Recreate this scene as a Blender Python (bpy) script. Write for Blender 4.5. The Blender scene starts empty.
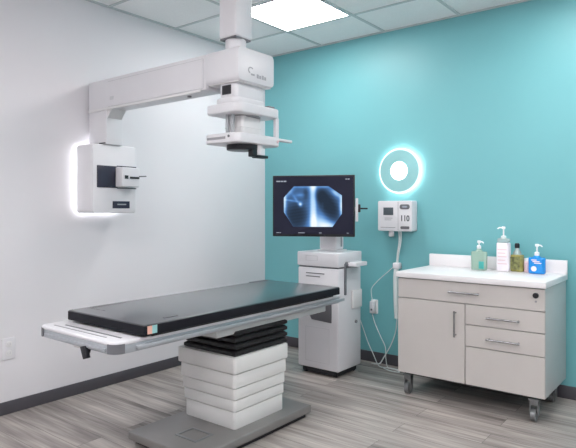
import bpy, bmesh, math, random
from mathutils import Vector, Matrix
PI = math.pi
scene = bpy.context.scene
COL = scene.collection
random.seed(4)

# ------------------------------------------------------------------ materials
def srgb(r, g, b):
    def f(c):
        c /= 255.0
        return c / 12.92 if c <= 0.04045 else ((c + 0.055) / 1.055) ** 2.4
    return (f(r), f(g), f(b), 1.0)

def mat(name, col, rough=0.5, metal=0.0, noise=0.03, nscale=9.0, bump=0.0, bscale=200.0, trans=0.0, coat=0.0, ior=1.45, spec=0.5):
    m = bpy.data.materials.new(name); m.use_nodes = True
    nt = m.node_tree; b = nt.nodes['Principled BSDF']
    b.inputs['Roughness'].default_value = rough
    b.inputs['Metallic'].default_value = metal
    b.inputs['Transmission Weight'].default_value = trans
    b.inputs['Coat Weight'].default_value = coat
    b.inputs['Coat Roughness'].default_value = 0.25 if coat > 0.9 else 0.03
    b.inputs['IOR'].default_value = ior
    b.inputs['Specular IOR Level'].default_value = spec
    tc = nt.nodes.new('ShaderNodeTexCoord')
    n = nt.nodes.new('ShaderNodeTexNoise'); n.inputs['Scale'].default_value = nscale; n.inputs['Detail'].default_value = 3
    nt.links.new(tc.outputs['Object'], n.inputs['Vector'])
    r = nt.nodes.new('ShaderNodeValToRGB')
    r.color_ramp.elements[0].position = 0.3; r.color_ramp.elements[1].position = 0.7
    r.color_ramp.elements[0].color = tuple(c * (1 - noise) for c in col[:3]) + (1,)
    r.color_ramp.elements[1].color = tuple(min(1, c * (1 + noise)) for c in col[:3]) + (1,)
    nt.links.new(n.outputs['Fac'], r.inputs['Fac'])
    nt.links.new(r.outputs['Color'], b.inputs['Base Color'])
    if bump:
        n2 = nt.nodes.new('ShaderNodeTexNoise'); n2.inputs['Scale'].default_value = bscale
        nt.links.new(tc.outputs['Object'], n2.inputs['Vector'])
        bp = nt.nodes.new('ShaderNodeBump'); bp.inputs['Strength'].default_value = bump; bp.inputs['Distance'].default_value = 0.002
        nt.links.new(n2.outputs['Fac'], bp.inputs['Height'])
        nt.links.new(bp.outputs['Normal'], b.inputs['Normal'])
    return m

def emit(name, col, strength):
    m = bpy.data.materials.new(name); m.use_nodes = True
    nt = m.node_tree; nt.nodes.clear()
    o = nt.nodes.new('ShaderNodeOutputMaterial'); e = nt.nodes.new('ShaderNodeEmission')
    e.inputs['Color'].default_value = col; e.inputs['Strength'].default_value = strength
    nt.links.new(e.outputs[0], o.inputs[0]); return m

def floor_material():
    m = bpy.data.materials.new('grey_wood_plank_floor'); m.use_nodes = True
    nt = m.node_tree; L = nt.links; N = nt.nodes; b = N['Principled BSDF']
    tc = N.new('ShaderNodeTexCoord')
    br = N.new('ShaderNodeTexBrick'); br.inputs['Scale'].default_value = 1.0
    br.inputs['Brick Width'].default_value = 1.22; br.inputs['Row Height'].default_value = 0.152
    br.inputs['Mortar Size'].default_value = 0.0012; br.offset = 0.37; br.inputs['Bias'].default_value = 0.0
    br.inputs['Color1'].default_value = (0.0, 0, 0, 1); br.inputs['Color2'].default_value = (1, 1, 1, 1); br.inputs['Mortar'].default_value = (0.2, 0.2, 0.2, 1)
    L.new(tc.outputs['Object'], br.inputs['Vector'])
    def streak(sx, sy, det):
        mp = N.new('ShaderNodeMapping'); mp.inputs['Scale'].default_value = (sx, sy, 1)
        L.new(tc.outputs['Object'], mp.inputs['Vector'])
        # shift the grain from plank to plank
        add = N.new('ShaderNodeVectorMath'); add.operation = 'ADD'
        sc = N.new('ShaderNodeVectorMath'); sc.operation = 'SCALE'; sc.inputs['Scale'].default_value = 7.0
        L.new(br.outputs['Color'], sc.inputs[0]); L.new(mp.outputs[0], add.inputs[0]); L.new(sc.outputs[0], add.inputs[1])
        n = N.new('ShaderNodeTexNoise'); n.inputs['Scale'].default_value = 1.0; n.inputs['Detail'].default_value = det
        n.inputs['Roughness'].default_value = 0.6
        L.new(add.outputs[0], n.inputs['Vector']); return n
    n1 = streak(1.1, 15, 4); n2 = streak(2.5, 60, 3)
    mx = N.new('ShaderNodeMix'); mx.data_type = 'FLOAT'; mx.inputs[0].default_value = 0.35
    L.new(n1.outputs['Fac'], mx.inputs[2]); L.new(n2.outputs['Fac'], mx.inputs[3])
    mx2 = N.new('ShaderNodeMix'); mx2.data_type = 'FLOAT'; mx2.inputs[0].default_value = 0.10
    bw = N.new('ShaderNodeRGBToBW'); L.new(br.outputs['Color'], bw.inputs[0])
    L.new(mx.outputs[0], mx2.inputs[2]); L.new(bw.outputs[0], mx2.inputs[3])
    r = N.new('ShaderNodeValToRGB'); e = r.color_ramp.elements
    e[0].position = 0.32; e[0].color = srgb(98, 91, 88)
    e[1].position = 0.66; e[1].color = srgb(194, 186, 180)
    mid = e.new(0.48); mid.color = srgb(150, 142, 138)
    L.new(mx2.outputs[0], r.inputs['Fac'])
    mort = N.new('ShaderNodeMix'); mort.data_type = 'RGBA'
    L.new(br.outputs['Fac'], mort.inputs[0]); L.new(r.outputs['Color'], mort.inputs[6]); mort.inputs[7].default_value = srgb(84, 80, 78)
    L.new(mort.outputs[2], b.inputs['Base Color'])
    b.inputs['Roughness'].default_value = 0.42
    return m

M = {}
M['white_paint'] = mat('white_wall_paint', srgb(224, 222, 226), 0.6, noise=0.012, nscale=2, bump=0.05, bscale=300)
M['teal_paint'] = mat('teal_wall_paint', srgb(117, 182, 188), 0.42, noise=0.02, nscale=1.5, bump=0.04, bscale=260)
M['tile'] = mat('ceiling_tile', srgb(240, 240, 240), 0.8, noise=0.03, nscale=120, bump=0.2, bscale=350)
M['tbar'] = mat('ceiling_grid_metal', srgb(196, 202, 203), 0.5)
M['floor'] = floor_material()
M['rubber_base'] = mat('charcoal_baseboard', srgb(78, 76, 82), 0.5)
M['enamel'] = mat('white_enamel', srgb(218, 217, 221), 0.32, noise=0.01)
M['enamel2'] = mat('off_white_plastic', srgb(222, 221, 222), 0.42, noise=0.01)
M['soft_seam'] = mat('pale_seam', srgb(198, 198, 202), 0.5)
M['logo_grey'] = mat('logo_grey', srgb(165, 165, 170), 0.5)
M['groove'] = mat('grey_seam', srgb(150, 150, 154), 0.6)
M['grey_plastic'] = mat('grey_plastic', srgb(104, 105, 110), 0.45)
M['black'] = mat('black_plastic', srgb(26, 27, 33), 0.35)
M['navy'] = mat('dark_navy_glass', srgb(50, 50, 66), 0.25)
M['vinyl'] = mat('black_vinyl', srgb(36, 39, 46), 0.28, noise=0.05, nscale=30, coat=1.0, spec=0.9)
M['vinyl_side_dimmed'] = mat('black_vinyl_dimmed_edge', srgb(20, 21, 28), 0.6, spec=0.25)  # darker copy of the pad vinyl: its weaker reflection put into colour
M['bellows'] = mat('black_rubber_bellows', srgb(20, 20, 23), 0.5)
M['display_grey'] = mat('lcd_grey', srgb(84, 92, 98), 0.3)
M['rod_grey'] = mat('rod_grey', srgb(165, 168, 172), 0.5)
M['steel'] = mat('brushed_steel', srgb(190, 193, 197), 0.3, metal=1.0)
M['rail'] = mat('satin_aluminium', srgb(178, 182, 188), 0.35, metal=0.5)
M['plinth'] = mat('grey_painted_steel', srgb(134, 132, 131), 0.38, metal=0.3)
M['ped'] = mat('pedestal_shell', srgb(218, 218, 217), 0.45, noise=0.01)
M['laminate'] = mat('warm_grey_laminate', srgb(200, 195, 192), 0.45, noise=0.012)
M['laminate_side'] = mat('laminate_carcass', srgb(186, 190, 190), 0.42, noise=0.012)
M['counter'] = mat('white_counter', srgb(236, 233, 235), 0.3, noise=0.01)
M['chrome'] = mat('chrome', srgb(170, 170, 172), 0.25, metal=1.0)
M['caster'] = mat('grey_caster', srgb(130, 132, 134), 0.35, metal=0.5)
M['ring_face'] = mat('pale_teal_disc', srgb(150, 205, 208), 0.5)
M['cord'] = mat('white_cord', srgb(222, 228, 228), 0.45)
M['green_liquid'] = mat('pale_green_soap', srgb(186, 216, 200), 0.15, trans=0.5, coat=0.3)
M['clear'] = mat('clear_plastic', srgb(222, 234, 232), 0.12, trans=0.6)
M['pump'] = mat('white_pump', srgb(236, 238, 240), 0.3)
M['amber'] = mat('olive_amber_liquid', srgb(176, 170, 96), 0.15, trans=0.25, noise=0.25, nscale=35, coat=0.3)
M['amber_label'] = mat('dark_olive_label', srgb(120, 122, 76), 0.5, noise=0.7, nscale=45)
M['label_white'] = mat('white_label', srgb(238, 232, 238), 0.5)
M['blue'] = mat('bright_blue_bottle', srgb(20, 140, 222), 0.25, coat=0.4)
M['pink'] = mat('pale_pink_plastic', srgb(226, 200, 205), 0.4)
M['teal_label'] = mat('teal_label', srgb(70, 170, 165), 0.4)
M['orange'] = mat('peach_label', srgb(226, 176, 160), 0.5)
M['aqua'] = mat('aqua_label', srgb(150, 200, 200), 0.5)
M['panel_emit'] = emit('ceiling_panel_glow', (1.0, 0.99, 0.985, 1), 9.0)
M['halo'] = emit('halo_led', (0.97, 0.98, 1.0, 1), 6.5)
M['halo_ring'] = emit('halo_ring_led', (1.0, 0.97, 0.96, 1), 8.0)
M['added_rim_emit'] = emit('added_halo_rim_glow', (0.93, 1.0, 1.0, 1), 0.75)
M['disc_emit'] = emit('lamp_disc_glow', (0.95, 1.0, 1.0, 1), 3.0)
M['screen_text'] = emit('screen_text', (0.6, 0.66, 0.78, 1), 0.28)
M['screen_dark'] = mat('screen_dark', srgb(40, 41, 58), 0.3, spec=0.15)

# ------------------------------------------------------------------ mesh helpers (world coordinates)
def box(bm, x0, x1, y0, y1, z0, z1, bev=0.0, seg=3):
    x0, x1 = sorted((x0, x1)); y0, y1 = sorted((y0, y1)); z0, z1 = sorted((z0, z1))
    vs = [bm.verts.new(p) for p in ((x0,y0,z0),(x1,y0,z0),(x1,y1,z0),(x0,y1,z0),(x0,y0,z1),(x1,y0,z1),(x1,y1,z1),(x0,y1,z1))]
    fs = [bm.faces.new([vs[i] for i in q]) for q in ((3,2,1,0),(4,5,6,7),(0,1,5,4),(1,2,6,5),(2,3,7,6),(3,0,4,7))]
    if bev > 0:
        es = list({e for f in fs for e in f.edges})
        bmesh.ops.bevel(bm, geom=es, offset=bev, segments=seg, profile=0.5, affect='EDGES')
    return bm

def prism(bm, pts, axis, a0, a1, bev=0.0, seg=2):
    """extrude a 2D outline along an axis: 'z': (x,y), 'y': (x,z), 'x': (y,z)"""
    def P(p, a):
        return {'z': (p[0], p[1], a), 'y': (p[0], a, p[1]), 'x': (a, p[0], p[1])}[axis]
    A = [bm.verts.new(P(p, a0)) for p in pts]; B = [bm.verts.new(P(p, a1)) for p in pts]
    n = len(pts)
    f0 = bm.faces.new(A); f1 = bm.faces.new(B[::-1]); fs = [f0, f1]
    for i in range(n):
        fs.append(bm.faces.new((A[i], B[i], B[(i+1) % n], A[(i+1) % n])))
    bmesh.ops.recalc_face_normals(bm, faces=fs)
    if bev > 0:
        es = list(set(f0.edges) | set(f1.edges))
        bmesh.ops.bevel(bm, geom=es, offset=bev, segments=seg, profile=0.5, affect='EDGES')
    return bm

def rr(x0, x1, y0, y1, r, n=6):
    out = []
    for cx, cy, a in ((x1-r, y1-r, 0), (x0+r, y1-r, 90), (x0+r, y0+r, 180), (x1-r, y0+r, 270)):
        for k in range(n + 1):
            t = math.radians(a + 90 * k / n)
            out.append((cx + r * math.cos(t), cy + r * math.sin(t)))
    return out

def rbox(bm, x0, x1, y0, y1, z0, z1, r, axis='z', bev=0.003):
    if axis == 'z': return prism(bm, rr(x0, x1, y0, y1, r), 'z', z0, z1, bev)
    if axis == 'y': return prism(bm, rr(x0, x1, z0, z1, r), 'y', y0, y1, bev)
    return prism(bm, rr(y0, y1, z0, z1, r), 'x', x0, x1, bev)

def circ(cx, cy, r, n=32, ry=None):
    return [(cx + r * math.cos(2*PI*k/n), cy + (ry or r) * math.sin(2*PI*k/n)) for k in range(n)]

def tube(bm, pts, r, n=8, smooth=True):
    P = [Vector(p) for p in pts]
    if smooth and len(P) > 2:
        Q = [P[0]] + P + [P[-1]]; out = []
        for i in range(1, len(Q) - 2):
            for k in range(6):
                t = k / 6; a, b, c, d = Q[i-1], Q[i], Q[i+1], Q[i+2]
                out.append(0.5 * ((2*b) + (c-a)*t + (2*a-5*b+4*c-d)*t*t + (-a+3*b-3*c+d)*t**3))
        out.append(P[-1]); P = out
    rings = []; prev = None
    for i, p in enumerate(P):
        t = (P[min(i+1, len(P)-1)] - P[max(i-1, 0)]).normalized()
        if prev is None:
            u = t.cross(Vector((0, 0, 1)))
            if u.length < 0.1: u = t.cross(Vector((1, 0, 0)))
        else:
            u = prev - t * prev.dot(t)
        u.normalize(); prev = u; v = t.cross(u)
        rings.append([bm.verts.new(p + u * r * math.cos(2*PI*k/n) + v * r * math.sin(2*PI*k/n)) for k in range(n)])
    for a, b in zip(rings, rings[1:]):
        for k in range(n):
            bm.faces.new((a[k], a[(k+1) % n], b[(k+1) % n], b[k]))
    bm.faces.new(rings[0][::-1]); bm.faces.new(rings[-1])
    return bm

def cyl(bm, p0, p1, r, n=24): return tube(bm, [p0, p1], r, n, smooth=False)

def lathe(bm, cx, cy, prof, n=28, sx=1.0, sy=1.0):
    rings = []
    for r, z in prof:
        rings.append([bm.verts.new((cx + sx*r*math.cos(2*PI*k/n), cy + sy*r*math.sin(2*PI*k/n), z)) for k in range(n)])
    for a, b in zip(rings, rings[1:]):
        for k in range(n):
            bm.faces.new((a[k], a[(k+1) % n], b[(k+1) % n], b[k]))
    bm.faces.new(rings[0][::-1]); bm.faces.new(rings[-1])
    return bm

def BM(): return bmesh.new()

ORIG = {}
def obj(name, bm, m, parent=None, label=None, angle=38):
    bmesh.ops.recalc_face_normals(bm, faces=bm.faces)
    root = Vector((0, 0, 0))
    if parent is not None:
        root = ORIG[parent.name]
    for v in bm.verts: v.co -= root
    me = bpy.data.meshes.new(name); bm.to_mesh(me); bm.free()
    for p in me.polygons: p.use_smooth = True
    me.set_sharp_from_angle(angle=math.radians(angle))
    o = bpy.data.objects.new(name, me); COL.objects.link(o)
    me.materials.append(m)
    if parent is not None: o.parent = parent
    ORIG[o.name] = root
    if label: o['label'] = label
    return o

def thing(name, label, cat, loc, group=None):
    o = bpy.data.objects.new(name, None); COL.objects.link(o)
    o.location = loc; o.empty_display_size = 0.05
    o['label'] = label; o['category'] = cat
    if group: o['group'] = group
    ORIG[o.name] = Vector(loc)
    return o

def tag(o, label, cat, group=None):
    o['label'] = label; o['category'] = cat
    if group: o['group'] = group
    return o

def struct(name, bm, m):
    o = obj(name, bm, m); o['kind'] = 'structure'; return o

def text_bm(s, size, extrude=0.0005):
    c = bpy.data.curves.new('t', 'FONT'); c.body = s; c.size = size; c.extrude = extrude
    c.offset = 0.0018; c.align_x = 'CENTER'; c.align_y = 'CENTER'
    o = bpy.data.objects.new('t', c); COL.objects.link(o)
    dg = bpy.context.evaluated_depsgraph_get()
    me = bpy.data.meshes.new_from_object(o.evaluated_get(dg))
    bm = bmesh.new(); bm.from_mesh(me)
    bpy.data.objects.remove(o); bpy.data.curves.remove(c); bpy.data.meshes.remove(me)
    return bm

# ------------------------------------------------------------------ room
RX, RY, H, T = 4.6, -5.6, 2.7, 0.12
struct('floor', box(BM(), -T, RX+T, RY-T, T, -0.1, 0.0), M['floor'])
struct('wall_left', box(BM(), -T, 0, RY-T, T, 0, H+0.1), M['white_paint'])
struct('wall_back', box(BM(), 0, RX, 0, T, 0, H+0.1), M['teal_paint'])
struct('wall_right', box(BM(), RX, RX+T, RY-T, T, 0, H+0.1), M['white_paint'])
struct('wall_front', box(BM(), 0, RX, RY-T, RY, 0, H+0.1), M['white_paint'])
struct('ceiling', box(BM(), 0, RX, RY, 0, H+0.005, H+0.1), M['tile'])
struct('baseboard_left', box(BM(), 0.0, 0.012, RY, 0, 0, 0.078, 0.003), M['rubber_base'])
struct('baseboard_back', box(BM(), 0.012, RX, -0.012, 0, 0, 0.086, 0.003), M['rubber_base'])
GX = [0.66 + 0.625 * k for k in range(7)]
GY = [-0.5 - 0.61 * k for k in range(9)]
g = BM()
for x in GX: box(g, x-0.011, x+0.011, RY, 0, H-0.002, H+0.006, 0.0)
for y in GY: box(g, 0, RX, y-0.011, y+0.011, H-0.001, H+0.006, 0.0)
struct('trim_1', g, M['tbar'])
g = BM()
box(g, 0, 0.02, RY, 0, H-0.004, H+0.006); box(g, 0.02, RX, -0.02, 0, H-0.004, H+0.006)
struct('trim_2', g, M['tbar'])

def ceiling_light(ix, iy, label):
    x0, x1 = GX[ix] + 0.011, GX[ix+1] - 0.011; y1, y0 = GY[iy] - 0.011, GY[iy+1] + 0.011
    t = thing('ceiling_light', label, 'ceiling light', ((x0+x1)/2, (y0+y1)/2, H), 'square ceiling light panels')
    f = BM(); w = 0.012
    for a in ((x0, x1, y0, y0+w), (x0, x1, y1-w, y1), (x0, x0+w, y0+w, y1-w), (x1-w, x1, y0+w, y1-w)):
        box(f, *a, H-0.004, H+0.004)
    obj('frame', f, M['enamel'], t)
    obj('diffuser', box(BM(), x0+w, x1-w, y0+w, y1-w, H-0.002, H+0.003), M['panel_emit'], t)
ceiling_light(0, 0, 'glowing square ceiling light panel nearest the teal wall corner')
ceiling_light(3, 0, 'ceiling light panel over the drawer cabinet, out of the frame, added to light the room')  # this and the panels below are unseen, added to light the room
ceiling_light(1, 5, 'ceiling light panel beyond the foot of the exam table, out of the frame, added to light the room')
ceiling_light(3, 4, 'ceiling light panel over the middle of the room, out of the frame, added to light the room')
ceiling_light(5, 2, 'ceiling light panel nearest the right-hand wall, out of the frame, added to light the room')
ceiling_light(0, 6, 'ceiling light panel beside the white wall near the rear, out of the frame, added to light the room')
ceiling_light(3, 7, 'ceiling light panel farthest from the teal wall, out of the frame, added to light the room')
ceiling_light(5, 6, 'ceiling light panel behind and right of the viewpoint, out of the frame, added to light the room')

# ------------------------------------------------------------------ ceiling-mounted imaging arm
arm = thing('ceiling_imaging_arm', 'large white ceiling-mounted swing arm with scanning head above the exam table', 'medical arm', (1.31, -1.78, 2.7))
m_ = BM(); box(m_, 1.243, 1.377, -1.85, -1.716, 2.207, 2.7, 0.012)
mast = obj('mast', m_, M['enamel'], arm)
box_ = BM(); box(box_, 1.18, 1.44, -1.91, -1.65, 2.665, 2.7, 0.008)
obj('ceiling_plate', box_, M['enamel2'], arm)
b = BM(); box(b, 1.248, 1.366, -1.842, -1.72, 2.198, 2.209); obj('shadow_gap_plate', b, M['grey_plastic'], arm)
b = BM(); prism(b, circ(1.31, -1.782, 0.058), 'z', 2.125, 2.202, 0.004); obj('swivel_neck', b, M['enamel'], arm)
# head block: rounded shoulders towards the teal wall
b = BM()
rbox(b, 1.185, 1.44, -1.90, -1.60, 1.947, 2.13, 0.028, 'x', 0.008)
head = obj('head_block', b, M['enamel'], arm)
b = BM(); box(b, 1.20, 1.425, -1.885, -1.615, 1.943, 1.948); obj('bottom_cover', b, M['enamel2'], head)
# grey mark on the +x face of the head block
b = BM()
c = [(-1.775, 2.035)]
def arc_strip(bm, x, cy, cz, r, w, a0, a1, n=12, th=0.001):
    o = [(cy + r*math.cos(math.radians(a0+(a1-a0)*k/n)), cz + r*0.8*math.sin(math.radians(a0+(a1-a0)*k/n))) for k in range(n+1)]
    i = [(cy + (r-w)*math.cos(math.radians(a0+(a1-a0)*k/n)), cz + (r-w)*0.8*math.sin(math.radians(a0+(a1-a0)*k/n))) for k in range(n, -1, -1)]
    prism(bm, o + i, 'x', x, x + th)
arc_strip(b, 1.4402, -1.80, 2.012, 0.024, 0.009, 40, 250)
box(b, 1.4402, 1.4412, -1.80, -1.77, 1.986, 1.996)
for k, w in enumerate((0.010, 0.008, 0.011, 0.009)):
    box(b, 1.4402, 1.4412, -1.752 + k*0.021, -1.752 + k*0.021 + w + 0.006, 1.978, 2.0 - 0.004*(k % 2))
obj('logo_mark', b, M['logo_grey'], head)
# arm
b = BM(); box(b, 0.03, 1.19, -1.895, -1.76, 1.925, 2.122, 0.006)
a_ = obj('horizontal_arm', b, M['enamel'], arm)
b = BM(); box(b, 0.26, 1.165, -1.9, -1.894, 1.936, 2.098, 0.003); obj('side_cover', b, M['enamel'], a_)
b = BM()
box(b, 0.257, 1.168, -1.8965, -1.894, 2.098, 2.102); box(b, 1.165, 1.169, -1.8965, -1.894, 1.934, 2.10); box(b, 0.257, 1.168, -1.8965, -1.894, 1.932, 1.936)
obj('cover_seam', b, M['soft_seam'], a_)
b = BM(); box(b, 0.03, 1.15, -1.905, -1.895, 1.915, 1.93, 0.003); obj('edge_trim', b, M['enamel2'], a_)
b = BM(); prism(b, circ(0.98, -1.83, 0.012, 16), 'z', 1.918, 1.926); obj('screw', b, M['grey_plastic'], a_)
# column
b = BM(); box(b, 0.03, 0.235, -1.893, -1.765, 1.69, 1.93, 0.004)
cl = obj('column', b, M['enamel'], arm)
b = BM(); prism(b, [(0.235, 1.926), (0.29, 1.926), (0.235, 1.865)], 'y', -1.885, -1.775); obj('gusset', b, M['enamel2'], cl)
b = BM(); box(b, 0.16, 0.225, -1.90, -1.892, 1.695, 1.702); obj('release_slot', b, M['black'], cl)
b = BM(); box(b, 0.285, 0.325, -1.902, -1.899, 1.975, 1.998, 0.001); obj('badge', b, M['soft_seam'], a_)
# scanning head under the block
b = BM(); rbox(b, 1.265, 1.40, -1.87, -1.64, 1.86, 1.95, 0.025)
nk = obj('neck_housing', b, M['enamel'], arm)
b = BM(); prism(b, rr(1.235, 1.415, -1.885, -1.63, 0.05), 'z', 1.822, 1.868, 0.014, 3); obj('neck_flare', b, M['enamel'], arm)
b = BM(); box(b, 1.293, 1.36, -1.876, -1.868, 1.884, 1.934, 0.003)
sq = obj('sensor_window', b, M['black'], nk)
b = BM(); prism(b, rr(1.205, 1.465, -1.925, -1.565, 0.045), 'z', 1.774, 1.826, 0.008, 3)
pu = obj('upper_plate', b, M['enamel'], arm)
b = BM(); box(b, 1.42, 1.452, -1.665, -1.61, 1.825, 1.838, 0.003); obj('top_clip', b, M['grey_plastic'], pu)
b = BM(); prism(b, circ(1.345, -1.74, 0.085, 32), 'z', 1.765, 1.776); obj('bearing_ring', b, M['groove'], pu)
b = BM(); rbox(b, 1.27, 1.405, -1.83, -1.67, 1.655, 1.77, 0.02); box(b, 1.272, 1.407, -1.832, -1.668, 1.705, 1.712, 0.002)
obj('lift_column', b, M['enamel2'], arm)
for i, (x, y) in enumerate(((1.325, -1.862), (1.362, -1.862))):
    b = BM(); cyl(b, (x, y, 1.655), (x, y, 1.776), 0.011, 16); obj('guide_rod', b, M['rod_grey'], arm)
b = BM(); prism(b, rr(1.205, 1.465, -1.93, -1.565, 0.04), 'z', 1.612, 1.665, 0.008, 3)
pl = obj('lower_plate', b, M['enamel'], arm)
b = BM(); box(b, 1.235, 1.375, -1.932, -1.928, 1.632, 1.646, 0.002); obj('front_groove', b, M['groove'], pl)
b = BM(); cyl(b, (1.40, -1.934, 1.645), (1.40, -1.928, 1.645), 0.007, 12); obj('screw', b, M['grey_plastic'], pl)
b = BM(); cyl(b, (1.465, -1.60, 1.64), (1.469, -1.60, 1.64), 0.009, 12); obj('button', b, M['pink'], pl)
b = BM(); box(b, 1.43, 1.452, -1.60, -1.57, 1.66, 1.78, 0.005); obj('side_bracket', b, M['enamel'], arm)
b = BM(); box(b, 1.425, 1.452, -1.60, -1.445, 1.648, 1.664, 0.005, 3); obj('grip_bar', b, M['enamel'], arm)
b = BM(); prism(b, circ(1.355, -1.775, 0.088, 40), 'z', 1.583, 1.613, 0.004); ln = obj('lens_ring', b, M['black'], arm)
b = BM(); box(b, 1.405, 1.44, -1.785, -1.745, 1.545, 1.590, 0.004); obj('lens_foot', b, M['black'], ln)
b = BM(); cyl(b, (1.425, -1.72, 1.553), (1.425, -1.72, 1.612), 0.024, 20); obj('lens_barrel', b, M['enamel'], ln)
b = BM(); box(b, 1.405, 1.452, -1.755, -1.665, 1.54, 1.556, 0.004); obj('lens_guard', b, M['black'], ln)

# ------------------------------------------------------------------ halo-lit wall unit
wu = thing('wall_control_unit', 'white wall control unit with a glowing halo and dark panel on the white wall', 'control unit', (0.0, -1.81, 1.23))
b = BM(); rbox(b, 0.022, 0.22, -1.985, -1.64, 1.232, 1.69, 0.02, 'x', 0.008); hs = obj('housing', b, M['enamel'], wu)
b = BM(); box(b, 0.0, 0.022, -1.93, -1.69, 1.28, 1.64); obj('mounting_plate', b, M['enamel2'], wu)
b = BM(); w = 0.012
for a in ((-1.965, -1.66, 1.25, 1.25+w), (-1.965, -1.66, 1.66, 1.672), (-1.965, -1.965+w, 1.262, 1.66), (-1.66-w, -1.66, 1.262, 1.66)):
    box(b, 0.006, 0.021, *a)
obj('halo_light', b, M['halo'], wu)
b = BM(); box(b, 0.218, 0.226, -1.955, -1.80, 1.402, 1.548, 0.002); obj('dark_panel', b, M['navy'], wu)
for z0, z1 in ((1.398, 1.404), (1.546, 1.553)):
    b = BM(); box(b, 0.218, 0.222, -1.80, -1.645, z0, z1); obj('panel_trim', b, M['navy'], wu)
b = BM(); box(b, 0.22, 0.30, -1.815, -1.675, 1.408, 1.54, 0.006); sb = obj('instrument_holder', b, M['enamel'], wu)
b = BM(); box(b, 0.299, 0.303, -1.795, -1.768, 1.462, 1.485); obj('slot', b, M['black'], sb)
b = BM(); box(b, 0.299, 0.306, -1.755, -1.68, 1.464, 1.478, 0.002); obj('slot', b, M['black'], sb)
b = BM(); cyl(b, (0.30, -1.68, 1.482), (0.30, -1.62, 1.486), 0.004, 8); obj('lever', b, M['grey_plastic'], sb)
b = BM(); box(b, 0.218, 0.224, -1.835, -1.70, 1.263, 1.312, 0.002); dp = obj('small_display', b, M['navy'], wu)
b = BM(); box(b, 0.2235, 0.2248, -1.80, -1.73, 1.286, 1.294); obj('readout', b, M['groove'], dp)

# ------------------------------------------------------------------ exam / operating table
tb = thing('operating_table', 'black padded exam table on a layered white pedestal and grey base plate', 'exam table', (1.2, -1.72, 0.0))
b = BM(); box(b, 0.965, 1.495, -2.25, -1.315, 0.028, 0.072, 0.006); pt = obj('base_plate', b, M['plinth'], tb)
b = BM(); box(b, 0.98, 1.47, -2.21, -1.34, 0.0, 0.029); obj('base_skid', b, M['black'], tb)
b = BM()
box(b, 1.20, 1.36, -2.13, -2.115, 0.071, 0.076, 0.002); box(b, 1.20, 1.36, -2.015, -2.0, 0.071, 0.076, 0.002)
box(b, 1.20, 1.215, -2.115, -2.015, 0.071, 0.076, 0.002); box(b, 1.345, 1.36, -2.115, -2.015, 0.071, 0.076, 0.002)
obj('foot_pedal', b, M['caster'], tb)
lay = [(0.070, 0.165, 0.000), (0.168, 0.229, 0.005), (0.232, 0.293, 0.009), (0.296, 0.372, 0.014), (0.376, 0.462, 0.022)]
for z0, z1, e in lay:
    b = BM(); prism(b, rr(1.01-e*2.0, 1.405+e, -1.89-e, -1.472+e, 0.018), 'z', z0, z1, 0.005, 2)
    obj('pedestal_shell', b, M['ped'], tb)
b = BM(); box(b, 1.02, 1.398, -1.88, -1.50, 0.08, 0.46); obj('pedestal_core', b, M['groove'], tb)
for k in range(4):
    z = 0.460 + k * 0.036
    b = BM()
    P = []
    prof = [(0.0, 0), (-0.016, 0.010), (-0.016, 0.024), (0.0, 0.034)]
    vs = []
    for e, dz in ((0.014, 0), (0, 0.009), (0, 0.025), (0.014, 0.034)):
        vs.append([b.verts.new(p) for p in ((1.0+e, -1.89+e, z+dz), (1.41-e, -1.89+e, z+dz), (1.41-e, -1.442-e, z+dz), (1.0+e, -1.442-e, z+dz))])
    for A, B_ in zip(vs, vs[1:]):
        for i in range(4): b.faces.new((A[i], A[(i+1) % 4], B_[(i+1) % 4], B_[i]))
    b.faces.new(vs[0][::-1]); b.faces.new(vs[-1])
    obj('bellows_fold', b, M['bellows'], tb, angle=20)
b = BM(); box(b, 1.03, 1.40, -2.02, -1.02, 0.585, 0.632, 0.006); obj('support_beam', b, M['laminate_side'], tb)
b = BM(); prism(b, rr(0.785, 1.425, -2.65, -0.85, 0.05), 'z', 0.664, 0.682, 0.006, 3)
fr = obj('table_frame', b, M['enamel'], tb)
b = BM(); prism(b, rr(0.788, 1.422, -2.647, -0.853, 0.05), 'z', 0.626, 0.665, 0.004, 2); obj('frame_profile', b, M['rail'], fr)
for (cx, cy, a0) in ((0.835, -2.60, 180), (1.375, -2.60, 270)):
    b = BM(); n = 8; r1 = 0.0535; r0 = 0.045
    o = [(cx + r1*math.cos(math.radians(a0 + 90*k/n)), cy + r1*math.sin(math.radians(a0 + 90*k/n))) for k in range(n+1)]
    i = [(cx + r0*math.cos(math.radians(a0 + 90*k/n)), cy + r0*math.sin(math.radians(a0 + 90*k/n))) for k in range(n, -1, -1)]
    prism(b, o + i, 'z', 0.63, 0.672, 0.0); obj('corner_bumper', b, M['grey_plastic'], fr)
b = BM(); box(b, 1.420, 1.436, -2.54, -0.845, 0.636, 0.654, 0.003); obj('side_rail', b, M['rail'], fr)
b = BM(); box(b, 0.768, 0.784, -2.54, -0.845, 0.634, 0.656, 0.003); obj('side_rail', b, M['rail'], fr)
b = BM(); box(b, 0.85, 1.36, -2.655, -2.646, 0.634, 0.650, 0.003); obj('end_rail', b, M['rail'], fr)
b = BM(); box(b, 0.90, 1.36, -2.575, -2.565, 0.681, 0.6835); obj('slot', b, M['grey_plastic'], fr)
b = BM(); box(b, 0.86, 1.30, -2.61, -2.603, 0.681, 0.6835); obj('slot', b, M['groove'], fr)
b = BM(); box(b, 0.86, 1.425, -2.455, -0.97, 0.678, 0.694); obj('pad_underlay', b, M['bellows'], tb)
b = BM(); box(b, 0.838, 1.458, -2.52, -0.945, 0.692, 0.743, 0.006)
pad = obj('table_pad', b, M['vinyl'], tb)
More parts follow.
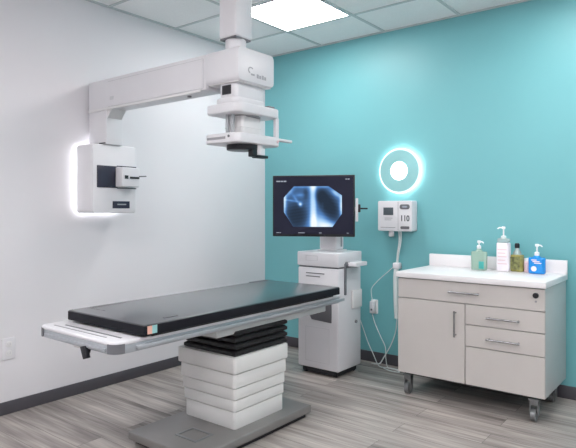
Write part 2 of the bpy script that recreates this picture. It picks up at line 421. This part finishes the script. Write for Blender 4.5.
b = BM(); box(b, 0.8365, 1.4595, -2.5215, -0.9435, 0.6935, 0.7385, 0.003); obj('dimmed_side_band', b, M['vinyl_side_dimmed'], pad)  # added band that darkens the pad's sides against its reflecting top
b = BM(); box(b, 0.87, 0.878, -2.42, -2.2, 0.7428, 0.7438); box(b, 0.87, 1.00, -2.42, -2.412, 0.7428, 0.7438); obj('corner_seam', b, M['black'], pad)
b = BM(); box(b, 1.385, 1.40, -2.36, -2.28, 0.7428, 0.745, 0.0008); obj('corner_tab', b, M['black'], pad)
b = BM(); box(b, 0.835, 0.86, -1.15, -0.97, 0.7425, 0.746, 0.001); obj('corner_tab', b, M['grey_plastic'], pad)
b = BM(); box(b, 1.459, 1.4612, -2.505, -2.48, 0.700, 0.736); lb = obj('maker_label', b, M['orange'], pad)
b = BM(); box(b, 1.459, 1.4612, -2.48, -2.452, 0.700, 0.736); obj('label_stripe', b, M['aqua'], lb)
b = BM(); tube(b, [(1.19, -2.60, 0.635), (1.20, -2.63, 0.62), (1.21, -2.645, 0.60)], 0.010, 8, False); prism(b, [(1.185, 0.635), (1.215, 0.643), (1.24, 0.592), (1.21, 0.582)], 'y', -2.668, -2.645, 0.004)
obj('release_lever', b, M['black'], tb)
b = BM(); box(b, 1.05, 1.10, -2.62, -2.58, 0.605, 0.63, 0.006); obj('cable_socket', b, M['enamel2'], tb)

# ------------------------------------------------------------------ instrument cart
ct = thing('instrument_cart', 'tall white equipment cart with side handle standing against the teal wall under the monitor', 'cart', (1.02, -0.365, 0.0))
b = BM(); box(b, 0.85, 1.224, -0.60, -0.275, 0.05, 0.815, 0.012); bd = obj('cart_body', b, M['enamel'], ct)
b = BM(); box(b, 0.846, 1.228, -0.604, -0.270, 0.825, 0.932, 0.008); ld = obj('top_lid', b, M['enamel'], ct)
b = BM(); box(b, 0.858, 1.216, -0.592, -0.283, 0.81, 0.83); obj('lid_gap', b, M['grey_plastic'], ct)
b = BM(); box(b, 0.88, 1.195, -0.575, -0.30, 0.012, 0.052); obj('base_skirt', b, M['black'], ct)
for x in (0.90, 1.175):
    for y in (-0.56, -0.32):
        b = BM(); cyl(b, (x-0.012, y, 0.022), (x+0.012, y, 0.022), 0.022, 18); obj('caster', b, M['black'], ct)
b = BM()
for a in ((0.93, 1.04, 0.902, 0.906), (0.93, 1.04, 0.866, 0.870), (0.93, 0.934, 0.866, 0.906), (1.036, 1.04, 0.866, 0.906)): box(b, a[0], a[1], -0.6055, -0.603, a[2], a[3])
obj('lid_badge', b, M['soft_seam'], ld)
for z, x0, x1 in ((0.768, 0.93, 1.10), (0.744, 0.93, 1.06)):
    b = BM(); box(b, x0, x1, -0.603, -0.598, z, z+0.007); obj('vent_slot', b, M['grey_plastic'], bd)
b = BM(); prism(b, [(0.96, 0.60), (1.165, 0.60), (1.165, 0.41), (0.985, 0.42), (0.96, 0.46)], 'y', -0.606, -0.596, 0.002); pp = obj('recess_panel', b, M['grey_plastic'], bd)
b = BM(); cyl(b, (1.04, -0.618, 0.488), (1.04, -0.604, 0.488), 0.020, 20); obj('dial', b, M['black'], pp)
b = BM(); cyl(b, (1.10, -0.612, 0.53), (1.10, -0.604, 0.53), 0.010, 16); obj('button', b, M['black'], pp)
b = BM()
for a in ((0.925, 1.145, 0.36, 0.363), (0.925, 1.145, 0.10, 0.103), (0.925, 0.928, 0.10, 0.363), (1.142, 1.145, 0.10, 0.363)): box(b, a[0], a[1], -0.6015, -0.598, a[2], a[3])
obj('door_seam', b, M['soft_seam'], bd)
b = BM(); box(b, 1.223, 1.24, -0.42, -0.285, 0.50, 0.64, 0.006); obj('side_box', b, M['enamel2'], ct)
b = BM(); cyl(b, (1.224, -0.36, 0.395), (1.236, -0.36, 0.395), 0.012, 18); obj('side_knob', b, M['groove'], ct)
b = BM(); box(b, 1.224, 1.238, -0.525, -0.505, 0.615, 0.85, 0.004); obj('handle_strut', b, M['grey_plastic'], ct)
b = BM(); tube(b, [(1.222, -0.50, 0.842), (1.262, -0.50, 0.845)], 0.020, 12, False); obj('handle_joint', b, M['grey_plastic'], ct)
b = BM(); prism(b, rr(1.25, 1.325, -0.52, -0.345, 0.015), 'z', 0.832, 0.862, 0.006, 3); hd = obj('push_handle', b, M['enamel'], ct)

# ------------------------------------------------------------------ monitor
PX, PY, YAW = 0.999, -0.60, math.radians(27.2)
def face(o):
    o.rotation_euler = (0, 0, YAW); return o
mo = thing('xray_monitor', 'wide dark monitor showing a blue chest x-ray on top of the white cart', 'monitor', (PX, PY, 0.932))
b = BM(); box(b, 0.93, 1.11, -0.45, -0.30, 0.932, 0.942, 0.004); box(b, 0.93, 1.095, -0.43, -0.315, 0.938, 1.25, 0.02); box(b, 1.0, 1.06, -0.515, -0.42, 1.15, 1.23, 0.006)
obj('stand_post', b, M['enamel'], mo)
b = BM(); box(b, 1.093, 1.098, -0.37, -0.35, 0.965, 1.04, 0.002); obj('post_slot', b, M['groove'], mo)
MX0, MX1, MZ0, MZ1 = PX-0.3145, PX+0.3145, 1.050, 1.516
DY = 0.4124 + PY
def ybox(bm, x0, x1, y0, y1, z0, z1, bev=0.0): return box(bm, x0, x1, y0+DY, y1+DY, z0, z1, bev)
b = BM(); ybox(b, MX0, MX1, -0.43, -0.395, MZ0, MZ1, 0.006); ybox(b, PX-0.15, PX+0.15, -0.396, -0.366, 1.14, 1.42, 0.012)
cs = face(obj('monitor_case', b, M['black'], mo))
b = BM(); ybox(b, MX0+0.012, MX1-0.012, -0.4325, -0.4295, MZ0+0.02, MZ1-0.012); sc = face(obj('screen', b, M['screen_dark'], mo))
words = []; x = MX0 + 0.03
for w in (0.030, 0.018, 0.022):
    words.append((x, w, MZ1-0.050, 0.010)); x += w + 0.004
words += [(MX1-0.07, 0.012, MZ1-0.036, 0.008), (MX1-0.054, 0.016, MZ1-0.036, 0.008)]
words += [(x, w, MZ0+0.026, 0.005) for x, w in ((MX0+0.03, 0.02), (MX0+0.054, 0.012), (MX0+0.2, 0.05), (MX0+0.36, 0.02), (MX1-0.06, 0.016))]
for x, w, z, h in words:
    b = BM(); ybox(b, x, x+w, -0.4335, -0.4324, z, z+h); obj('screen_text', b, M['screen_text'], sc)
# the x-ray itself: colours on a fine grid, a picture shown by the screen
def xray(px, py):
    def g(cx, cy, rx, ry, rot=0.0, p=2.0):
        dx, dy = px-cx, py-cy; c, s = math.cos(rot), math.sin(rot)
        u, v = (dx*c+dy*s)/rx, (-dx*s+dy*c)/ry
        return math.exp(-(u*u+v*v)**(p/2))
    v = 0.38
    v += 0.36*g(286, 230, 20, 300, 0, 3) + 0.12*g(282, 230, 40, 300) + 0.42*g(325, 330, 60, 60) + 0.4*g(385, 345, 55, 28) + 0.25*g(125, 300, 10, 50, -0.5) + 0.18*g(280, 100, 50, 30)
    v += 0.5*g(106, 200, 13, 75) + 0.55*g(460, 220, 14, 75) + 0.40*g(425, 140, 42, 16, 0.7) + 0.28*g(140, 130, 14, 45, 0.7) + 0.25*g(350, 98, 40, 10) + 0.2*g(210, 98, 50, 8)
    v -= 0.32*g(182, 280, 66, 80, 0, 4) + 0.38*g(378, 215, 50, 100, -0.5, 4) + 0.22*g(330, 150, 36, 45, 0, 3)
    v += 0.20*g(205, 150, 34, 12) - 0.22*g(240, 140, 16, 40) + 0.6*g(206, 208, 12, 14) + 0.25*g(150, 185, 40, 6, 0.15) + 0.22*g(180, 180, 9, 38, -0.6)
    v += 0.10*g(345, 205, 8, 35)
    v += 0.03*math.sin(py*0.32 + px*0.05)*g(180, 270, 80, 100) + 0.03*math.sin(py*0.3 - px*0.06)*g(390, 230, 60, 90)
    return max(0.04, min(1.0, v))
def ramp(v):
    st = [(0.0, (38, 48, 62)), (0.3, (58, 82, 114)), (0.55, (84, 130, 190)), (0.8, (168, 208, 244)), (1.0, (240, 248, 255))]
    for (a, ca), (b2, cb) in zip(st, st[1:]):
        if v <= b2:
            t = (v-a)/(b2-a); return srgb(*[ca[i]+(cb[i]-ca[i])*t for i in range(3)])
    return srgb(*st[-1][1])
NX, NY = 120, 86
xs0, xs1, ys0, ys1 = 102, 462, 95, 350
sx = (MX1-MX0)/(540-30.0)
def W(px, py): return (MX0 + (px-30)*sx, MZ1 - (py-25)/(412-25.0)*(MZ1-MZ0))
def clampy(px):
    top = ys0; bot = ys1
    if px < 165: top = 95 + (165-px)/63*70
    if px > 380: top = 95 + (px-380)/82*58
    if px < 160: bot = 350 - (160-px)/58*92
    if px > 405: bot = 350 - (px-405)/57*82
    return top, bot
me = bpy.data.meshes.new('xray_image'); V = []; Fc = []; C = []
for j in range(NY+1):
    for i in range(NX+1):
        px = xs0 + (xs1-xs0)*i/NX; t, bo = clampy(px); py = t + (bo-t)*j/NY
        X, Z = W(px, py); V.append((X-PX, -0.4334+DY-PY, Z-0.932)); C.append(ramp(xray(px, py)))
for j in range(NY):
    for i in range(NX):
        a = j*(NX+1)+i; Fc.append((a, a+NX+1, a+NX+2, a+1))
me.from_pydata(V, [], Fc); ca = me.color_attributes.new('picture', 'FLOAT_COLOR', 'POINT')
for i, c in enumerate(C): ca.data[i].color = c
xm = bpy.data.materials.new('xray_picture'); xm.use_nodes = True; nt = xm.node_tree; nt.nodes.clear()
o_ = nt.nodes.new('ShaderNodeOutputMaterial'); e_ = nt.nodes.new('ShaderNodeEmission'); at = nt.nodes.new('ShaderNodeAttribute'); at.attribute_name = 'picture'
nt.links.new(at.outputs['Color'], e_.inputs['Color']); e_.inputs['Strength'].default_value = 0.5; nt.links.new(e_.outputs[0], o_.inputs[0])
me.materials.append(xm); xo = bpy.data.objects.new('xray_image', me); COL.objects.link(xo); xo.parent = sc
b = BM(); ybox(b, MX1+0.004, MX1+0.024, -0.425, -0.40, 1.165, 1.34, 0.004); ybox(b, MX1-0.002, MX1+0.01, -0.42, -0.405, 1.245, 1.275)
bk = face(obj('side_bracket', b, M['enamel'], mo))
b = BM(); ybox(b, MX1+0.022, MX1+0.042, -0.424, -0.404, 1.235, 1.295, 0.005); tube(b, [(MX1+0.035, -0.414+DY, 1.263), (MX1+0.095, -0.414+DY, 1.263)], 0.006, 8, False)
obj('hook', b, M['black'], bk)

# ------------------------------------------------------------------ halo wall lamp
wl = thing('halo_wall_lamp', 'round pale teal wall lamp with glowing centre and halo on the teal wall', 'wall lamp', (1.427, 0.0, 1.56))
CX, CZ = 1.432, 1.562
def annulus(bm, r0, r1, y0, y1, n=64):
    R = []
    for (r, y) in ((r0, y0), (r1, y0), (r1, y1), (r0, y1)):
        R.append([bm.verts.new((CX + r*math.cos(2*PI*k/n), y, CZ + r*math.sin(2*PI*k/n))) for k in range(n)])
    for q in range(4):
        A, B_ = R[q], R[(q+1) % 4]
        for k in range(n): bm.faces.new((A[k], A[(k+1) % n], B_[(k+1) % n], B_[k]))
b = BM(); annulus(b, 0.073, 0.166, -0.045, -0.028); obj('ring_shade', b, M['ring_face'], wl)
b = BM(); prism(b, circ(CX, CZ, 0.160, 64), 'y', -0.030, -0.008); obj('halo_light', b, M['halo_ring'], wl)
b = BM(); annulus(b, 0.1662, 0.180, -0.036, -0.024); obj('added_glow_rim', b, M['added_rim_emit'], wl)  # added glowing ring standing in for the bleached halo on the wall
b = BM(); prism(b, circ(CX, CZ, 0.120, 64), 'y', -0.009, 0.0); obj('wall_mount', b, M['enamel'], wl)
b = BM(); prism(b, circ(CX, CZ, 0.0725, 48), 'y', -0.048, -0.031, 0.003); obj('centre_light', b, M['disc_emit'], wl)

# ------------------------------------------------------------------ wall vital-signs unit
vs_ = thing('vital_signs_monitor', 'small white wall-mounted vital signs unit below the glowing round lamp', 'medical monitor', (1.42, 0.0, 1.085))
b = BM(); rbox(b, 1.274, 1.568, -0.10, 0.0, 1.086, 1.324, 0.012, 'y', 0.005); vh = obj('housing', b, M['enamel'], vs_)
b = BM(); box(b, 1.325, 1.412, -0.103, -0.099, 1.212, 1.272, 0.001); obj('display', b, M['display_grey'], vh)
b = BM(); box(b, 1.452, 1.455, -0.1015, -0.099, 1.095, 1.315); obj('panel_seam', b, M['groove'], vh)
b = BM(); rbox(b, 1.468, 1.552, -0.104, -0.099, 1.258, 1.296, 0.016, 'y', 0.001); sd = obj('small_display', b, M['grey_plastic'], vh)
b = BM(); box(b, 1.492, 1.530, -0.1052, -0.1038, 1.270, 1.284); obj('readout', b, M['screen_text'], sd)
b = BM(); rbox(b, 1.474, 1.550, -0.103, -0.099, 1.104, 1.126, 0.010, 'y', 0.001); obj('button_bar', b, M['grey_plastic'], vh)
b = text_bm('110', 0.062)
Mx = Matrix.Translation((1.511, -0.101, 1.185)) @ Matrix.Rotation(PI/2, 4, 'X') @ Matrix.Diagonal((0.85, 1.0, 1.0, 1.0))
bmesh.ops.transform(b, matrix=Mx, verts=b.verts); obj('digits', b, M['display_grey'], vh)
b = BM(); box(b, 1.335, 1.405, -0.1012, -0.099, 1.186, 1.190); box(b, 1.335, 1.395, -0.1012, -0.099, 1.172, 1.176); box(b, 1.30, 1.43, -0.1012, -0.099, 1.112, 1.117); obj('printed_line', b, M['groove'], vh)
b = BM(); lathe(b, 1.372, -0.055, [(0.016, 1.04), (0.022, 1.045), (0.022, 1.075), (0.016, 1.09)], 20); obj('cable_plug', b, M['enamel2'], vs_)

# cords on the teal wall
b = BM(); tube(b, [(1.455, -0.055, 1.09), (1.45, -0.05, 1.0), (1.425, -0.04, 0.90), (1.415, -0.035, 0.83)], 0.006); tube(b, [(1.437, -0.055, 1.09), (1.436, -0.05, 1.0), (1.415, -0.04, 0.90), (1.41, -0.04, 0.83)], 0.005)
tag(obj('monitor_cable', b, M['cord']), 'pair of white cords hanging from the small white vital signs unit', 'cord')
hn = thing('cable_conduit', 'upright white hook and tube on the teal wall left of the cabinet', 'cable holder', (1.405, 0.0, 0.39))
b = BM(); box(b, 1.38, 1.435, -0.055, 0.0, 0.785, 0.832, 0.008); obj('clip', b, M['enamel'], hn)
b = BM(); tube(b, [(1.405, -0.03, 0.80), (1.398, -0.035, 0.72), (1.40, -0.035, 0.55), (1.405, -0.03, 0.39)], 0.019, 12); obj('sleeve', b, M['cord'], hn)
ol = thing('wall_outlet', 'white outlet with a plugged-in adapter on the teal wall between cart and cabinet', 'outlet', (1.215, 0.0, 0.39))
b = BM(); rbox(b, 1.158, 1.222, -0.008, 0.0, 0.40, 0.515, 0.008, 'y', 0.002); obj('plate', b, M['enamel2'], ol)
b = BM(); box(b, 1.167, 1.208, -0.05, -0.008, 0.405, 0.505, 0.008); ad = obj('adapter', b, M['enamel'], ol)
b = BM(); box(b, 1.180, 1.196, -0.052, -0.049, 0.43, 0.445); obj('adapter_mark', b, M['grey_plastic'], ad)
b = BM(); tube(b, [(1.368, -0.03, 0.79), (1.31, -0.03, 0.74), (1.23, -0.03, 0.67), (1.175, -0.03, 0.60), (1.185, -0.03, 0.51)], 0.0035, 6)
tag(obj('charging_cord', b, M['cord']), 'thin white cord curving from the wall hook to the outlet adapter', 'cord')
b = BM(); tube(b, [(1.19, -0.04, 0.402), (1.22, -0.05, 0.33), (1.28, -0.07, 0.24), (1.33, -0.08, 0.16), (1.34, -0.09, 0.08), (1.36, -0.10, 0.012), (1.40, -0.10, 0.006), (1.46, -0.10, 0.006), (1.51, -0.08, 0.006)], 0.0035, 6)
tag(obj('adapter_cord', b, M['cord']), 'thin white cord falling from the outlet adapter to the floor', 'cord')
b = BM(); tube(b, [(1.405, -0.025, 0.385), (1.39, -0.02, 0.28), (1.35, -0.02, 0.17), (1.29, -0.03, 0.06), (1.26, -0.05, 0.008), (1.20, -0.07, 0.006)], 0.0045, 6)
tag(obj('conduit_cord', b, M['cord']), 'white cord hanging from the lower end of the wall tube', 'cord')
b = BM(); tube(b, [(1.20, -0.27, 0.42), (1.195, -0.20, 0.32), (1.21, -0.15, 0.20), (1.25, -0.13, 0.10), (1.30, -0.13, 0.016), (1.38, -0.14, 0.016), (1.46, -0.15, 0.016), (1.51, -0.19, 0.016), (1.44, -0.20, 0.016), (1.36, -0.165, 0.016)], 0.004, 6)
tag(obj('cart_cord', b, M['cord']), 'white cord running down beside the cart into a loop on the floor', 'cord')

# outlet on the left wall
o2 = thing('wall_outlet', 'white electrical outlet low on the white wall at the left edge', 'outlet', (0.0, -2.43, 0.40))
b = BM(); rbox(b, 0.0, 0.007, -2.468, -2.385, 0.335, 0.465, 0.006, 'x', 0.002); p_ = obj('plate', b, M['enamel'], o2)
for z in (0.372, 0.428):
    b = BM(); rbox(b, 0.006, 0.009, -2.445, -2.408, z-0.018, z+0.018, 0.012, 'x', 0.0005); s_ = obj('socket', b, M['enamel2'], p_)
    s2 = BM(); box(s2, 0.0088, 0.0095, -2.435, -2.432, z-0.006, z+0.008); box(s2, 0.0088, 0.0095, -2.421, -2.418, z-0.006, z+0.008)
    ob = obj('socket_slots', s2, M['soft_seam'], p_)

# ------------------------------------------------------------------ cabinet on casters
cb = thing('drawer_cabinet', 'light grey drawer cabinet on casters with a white counter against the teal wall', 'cabinet', (2.175, -0.3, 0.0))
X0, X1, YF, YB, Z0, Z1 = 1.708, 2.647, -0.58, -0.07, 0.152, 0.795
b = BM(); box(b, X0, X1, YF, YB, Z0, Z1, 0.002); obj('carcass', b, M['laminate_side'], cb)
def front(name, x0, x1, z0, z1):
    b = BM(); box(b, x0, x1, -0.60, YF-0.001, z0, z1, 0.0015, 1); return obj(name, b, M['laminate'], cb)
def bow(x0, z0, x1, z1, par):
    b = BM(); y = -0.60
    d = Vector((x1-x0, 0, z1-z0)); n = d.normalized()
    A = Vector((x0, 0, z0)) + n*0.012; B_ = Vector((x1, 0, z1)) - n*0.012
    tube(b, [(A.x, y+0.001, A.z), (A.x, y-0.030, A.z)], 0.0055, 10, False); tube(b, [(B_.x, y+0.001, B_.z), (B_.x, y-0.030, B_.z)], 0.0055, 10, False)
    tube(b, [(x0, y-0.030, z0), (x1, y-0.030, z1)], 0.0065, 12, False)
    obj('handle', b, M['chrome'], par)
d0 = front('drawer', X0+0.001, X1-0.001, 0.662, 0.790); bow(2.075, 0.729, 2.27, 0.729, d0)
dd = front('door', X0+0.001, 2.172, 0.153, 0.657); bow(2.115, 0.445, 2.115, 0.610, dd)
d1 = front('drawer', 2.177, X1-0.001, 0.534, 0.657); bow(2.315, 0.589, 2.512, 0.589, d1)
d2 = front('drawer', 2.177, X1-0.001, 0.397, 0.529); bow(2.315, 0.458, 2.512, 0.458, d2)
d3 = front('drawer', 2.177, X1-0.001, 0.153, 0.392)
b = BM(); cyl(b, (2.597, -0.612, 0.752), (2.597, -0.599, 0.752), 0.016, 20); lk = obj('lock', b, M['black'], d0)
b = BM(); cyl(b, (2.597, -0.603, 0.716), (2.597, -0.599, 0.716), 0.006, 12); obj('lock_screw', b, M['groove'], d0)
b = BM(); box(b, X0-0.006, X1+0.008, -0.618, -0.055, 0.797, 0.834, 0.003); tp = obj('countertop', b, M['counter'], cb)
b = BM(); box(b, X0-0.006, X1+0.008, -0.078, -0.055, 0.834, 0.922, 0.003); obj('backsplash', b, M['counter'], cb)
b = BM(); box(b, X0+0.03, X1-0.03, YF+0.02, YB-0.02, 0.135, 0.152); obj('base_frame', b, M['black'], cb)
for x in (X0+0.055, X1-0.07):
    for y in (-0.55, -0.12):
        c_ = BM(); box(c_, x-0.03, x+0.03, y-0.03, y+0.03, 0.125, 0.136, 0.002); box(c_, x-0.024, x-0.018, y-0.02, y+0.022, 0.03, 0.127, 0.002); box(c_, x+0.018, x+0.024, y-0.02, y+0.022, 0.03, 0.127, 0.002)
        box(c_, x-0.024, x+0.024, y-0.02, y+0.022, 0.095, 0.127, 0.006)
        k_ = obj('caster', c_, M['caster'], cb)
        b = BM(); cyl(b, (x-0.014, y-0.004, 0.0385), (x+0.014, y-0.004, 0.0385), 0.038, 24); obj('wheel', b, M['caster'], k_)

# ------------------------------------------------------------------ bottles on the counter
ZT = 0.8345
def pump(bm, cx, cy, z0, top, r=0.014, side=-1):
    lathe(bm, cx, cy, [(r, z0), (r, z0+0.018), (r*0.75, z0+0.022), (0.005, z0+0.024), (0.005, top-0.018), (0.012, top-0.016), (0.012, top-0.004), (0.009, top)], 18)
    tube(bm, [(cx, cy, top-0.008), (cx+side*0.025, cy-0.01, top-0.008), (cx+side*0.036, cy-0.014, top-0.016)], 0.0045, 8, False)
G = 'bottles on the cabinet counter'
t = thing('soap_bottle', 'pale green pump soap bottle, leftmost on the white counter', 'bottle', (2.114, -0.1750, ZT), G)
b = BM(); prism(b, rr(2.062, 2.168, -0.2050, -0.1450, 0.022), 'z', ZT, ZT+0.130, 0.010, 3); lathe(b, 2.114, -0.1750, [(0.03, ZT+0.127), (0.016, ZT+0.142), (0.014, ZT+0.150)], 20); obj('bottle_body', b, M['green_liquid'], t)
b = BM(); pump(b, 2.114, -0.1750, ZT+0.148, ZT+0.205, 0.015, 1); obj('pump', b, M['pump'], t)
b = BM(); box(b, 2.122, 2.157, -0.2065, -0.2040, ZT+0.012, ZT+0.062, 0.001); obj('front_label', b, M['teal_label'], t)
t = thing('sanitizer_bottle', 'tall white pump bottle, tallest of the bottles on the counter', 'bottle', (2.275, -0.1550, ZT), G)
b = BM(); prism(b, rr(2.233, 2.317, -0.1850, -0.1250, 0.014), 'z', ZT, ZT+0.195, 0.008, 3); bb = obj('bottle_body', b, M['label_white'], t)
b = BM(); prism(b, rr(2.236, 2.314, -0.1820, -0.1280, 0.014), 'z', ZT+0.193, ZT+0.225, 0.012, 3); obj('bottle_shoulder', b, M['clear'], t)
b = BM()
for k in range(5): box(b, 2.245, 2.305 - 0.01*(k % 2), -0.1862, -0.1845, ZT+0.05+0.024*k, ZT+0.056+0.024*k)
obj('printed_line', b, M['pink'], bb)
b = BM(); pump(b, 2.275, -0.1550, ZT+0.22, ZT+0.305, 0.017, -1); obj('pump', b, M['pump'], t)
t = thing('amber_bottle', 'olive amber bottle with a dark cap right of the tall white bottle', 'bottle', (2.353, -0.1150, ZT), G)
b = BM(); prism(b, rr(2.313, 2.395, -0.1450, -0.0850, 0.018), 'z', ZT, ZT+0.115, 0.008, 3); bb = obj('bottle_body', b, M['amber'], t)
b = BM(); lathe(b, 2.353, -0.1150, [(0.030, ZT+0.112), (0.026, ZT+0.13), (0.014, ZT+0.15), (0.013, ZT+0.162)], 20, 1, 0.8); obj('bottle_neck', b, M['clear'], t)
b = BM(); box(b, 2.316, 2.378, -0.1465, -0.1445, ZT+0.015, ZT+0.10, 0.0008); obj('front_label', b, M['amber_label'], bb)
b = BM(); lathe(b, 2.353, -0.1150, [(0.015, ZT+0.160), (0.016, ZT+0.165), (0.016, ZT+0.185), (0.011, ZT+0.192)], 20); obj('cap', b, M['black'], t)
t = thing('small_vial', 'small pale pink vial between the amber bottle and the blue bottle', 'vial', (2.425, -0.1200, ZT), G)
b = BM(); lathe(b, 2.42, -0.1200, [(0.018, ZT), (0.02, ZT+0.004), (0.02, ZT+0.065), (0.012, ZT+0.075)], 20); obj('bottle_body', b, M['pink'], t)
b = BM(); lathe(b, 2.42, -0.1200, [(0.013, ZT+0.073), (0.013, ZT+0.09), (0.010, ZT+0.094)], 18); obj('cap', b, M['pump'], t)
t = thing('gel_bottle', 'bright blue pump gel bottle, rightmost on the white counter', 'bottle', (2.495, -0.1750, ZT), G)
b = BM(); prism(b, rr(2.445, 2.547, -0.2050, -0.1450, 0.020), 'z', ZT, ZT+0.108, 0.010, 3); lathe(b, 2.495, -0.1750, [(0.03, ZT+0.105), (0.016, ZT+0.118), (0.014, ZT+0.122)], 20); bb = obj('bottle_body', b, M['blue'], t)
b = BM(); prism(b, circ(2.483, ZT+0.034, 0.017, 20), 'y', -0.2070, -0.2045); obj('round_sticker', b, M['label_white'], bb)
b = BM()
for x0, x1, z in ((2.468, 2.50, 0.088), (2.475, 2.518, 0.078), (2.485, 2.528, 0.068)): box(b, x0, x1, -0.2065, -0.2045, ZT+z, ZT+z+0.006)
obj('label_swirl', b, M['label_white'], bb)
b = BM(); pump(b, 2.495, -0.1750, ZT+0.12, ZT+0.195, 0.015, 1); obj('pump', b, M['pump'], t)

# ------------------------------------------------------------------ world, camera, colour management
w = bpy.data.worlds.new('World'); scene.world = w; w.use_nodes = True
w.node_tree.nodes['Background'].inputs[0].default_value = (0.8, 0.85, 0.9, 1); w.node_tree.nodes['Background'].inputs[1].default_value = 0.3
cd = bpy.data.cameras.new('Camera'); cam = bpy.data.objects.new('Camera', cd); COL.objects.link(cam)
cd.sensor_width = 36; cd.lens = 35.0; cd.shift_y = -14.0/576; cd.clip_start = 0.02
cam.location = (3.484, -4.069, 1.252); cam.rotation_euler = (PI/2, 0, math.atan(441/560))
scene.camera = cam
scene.view_settings.view_transform = 'Standard'; scene.view_settings.look = 'None'
scene.view_settings.exposure = 1.1; scene.view_settings.gamma = 1.0
scene.view_settings.use_curve_mapping = False
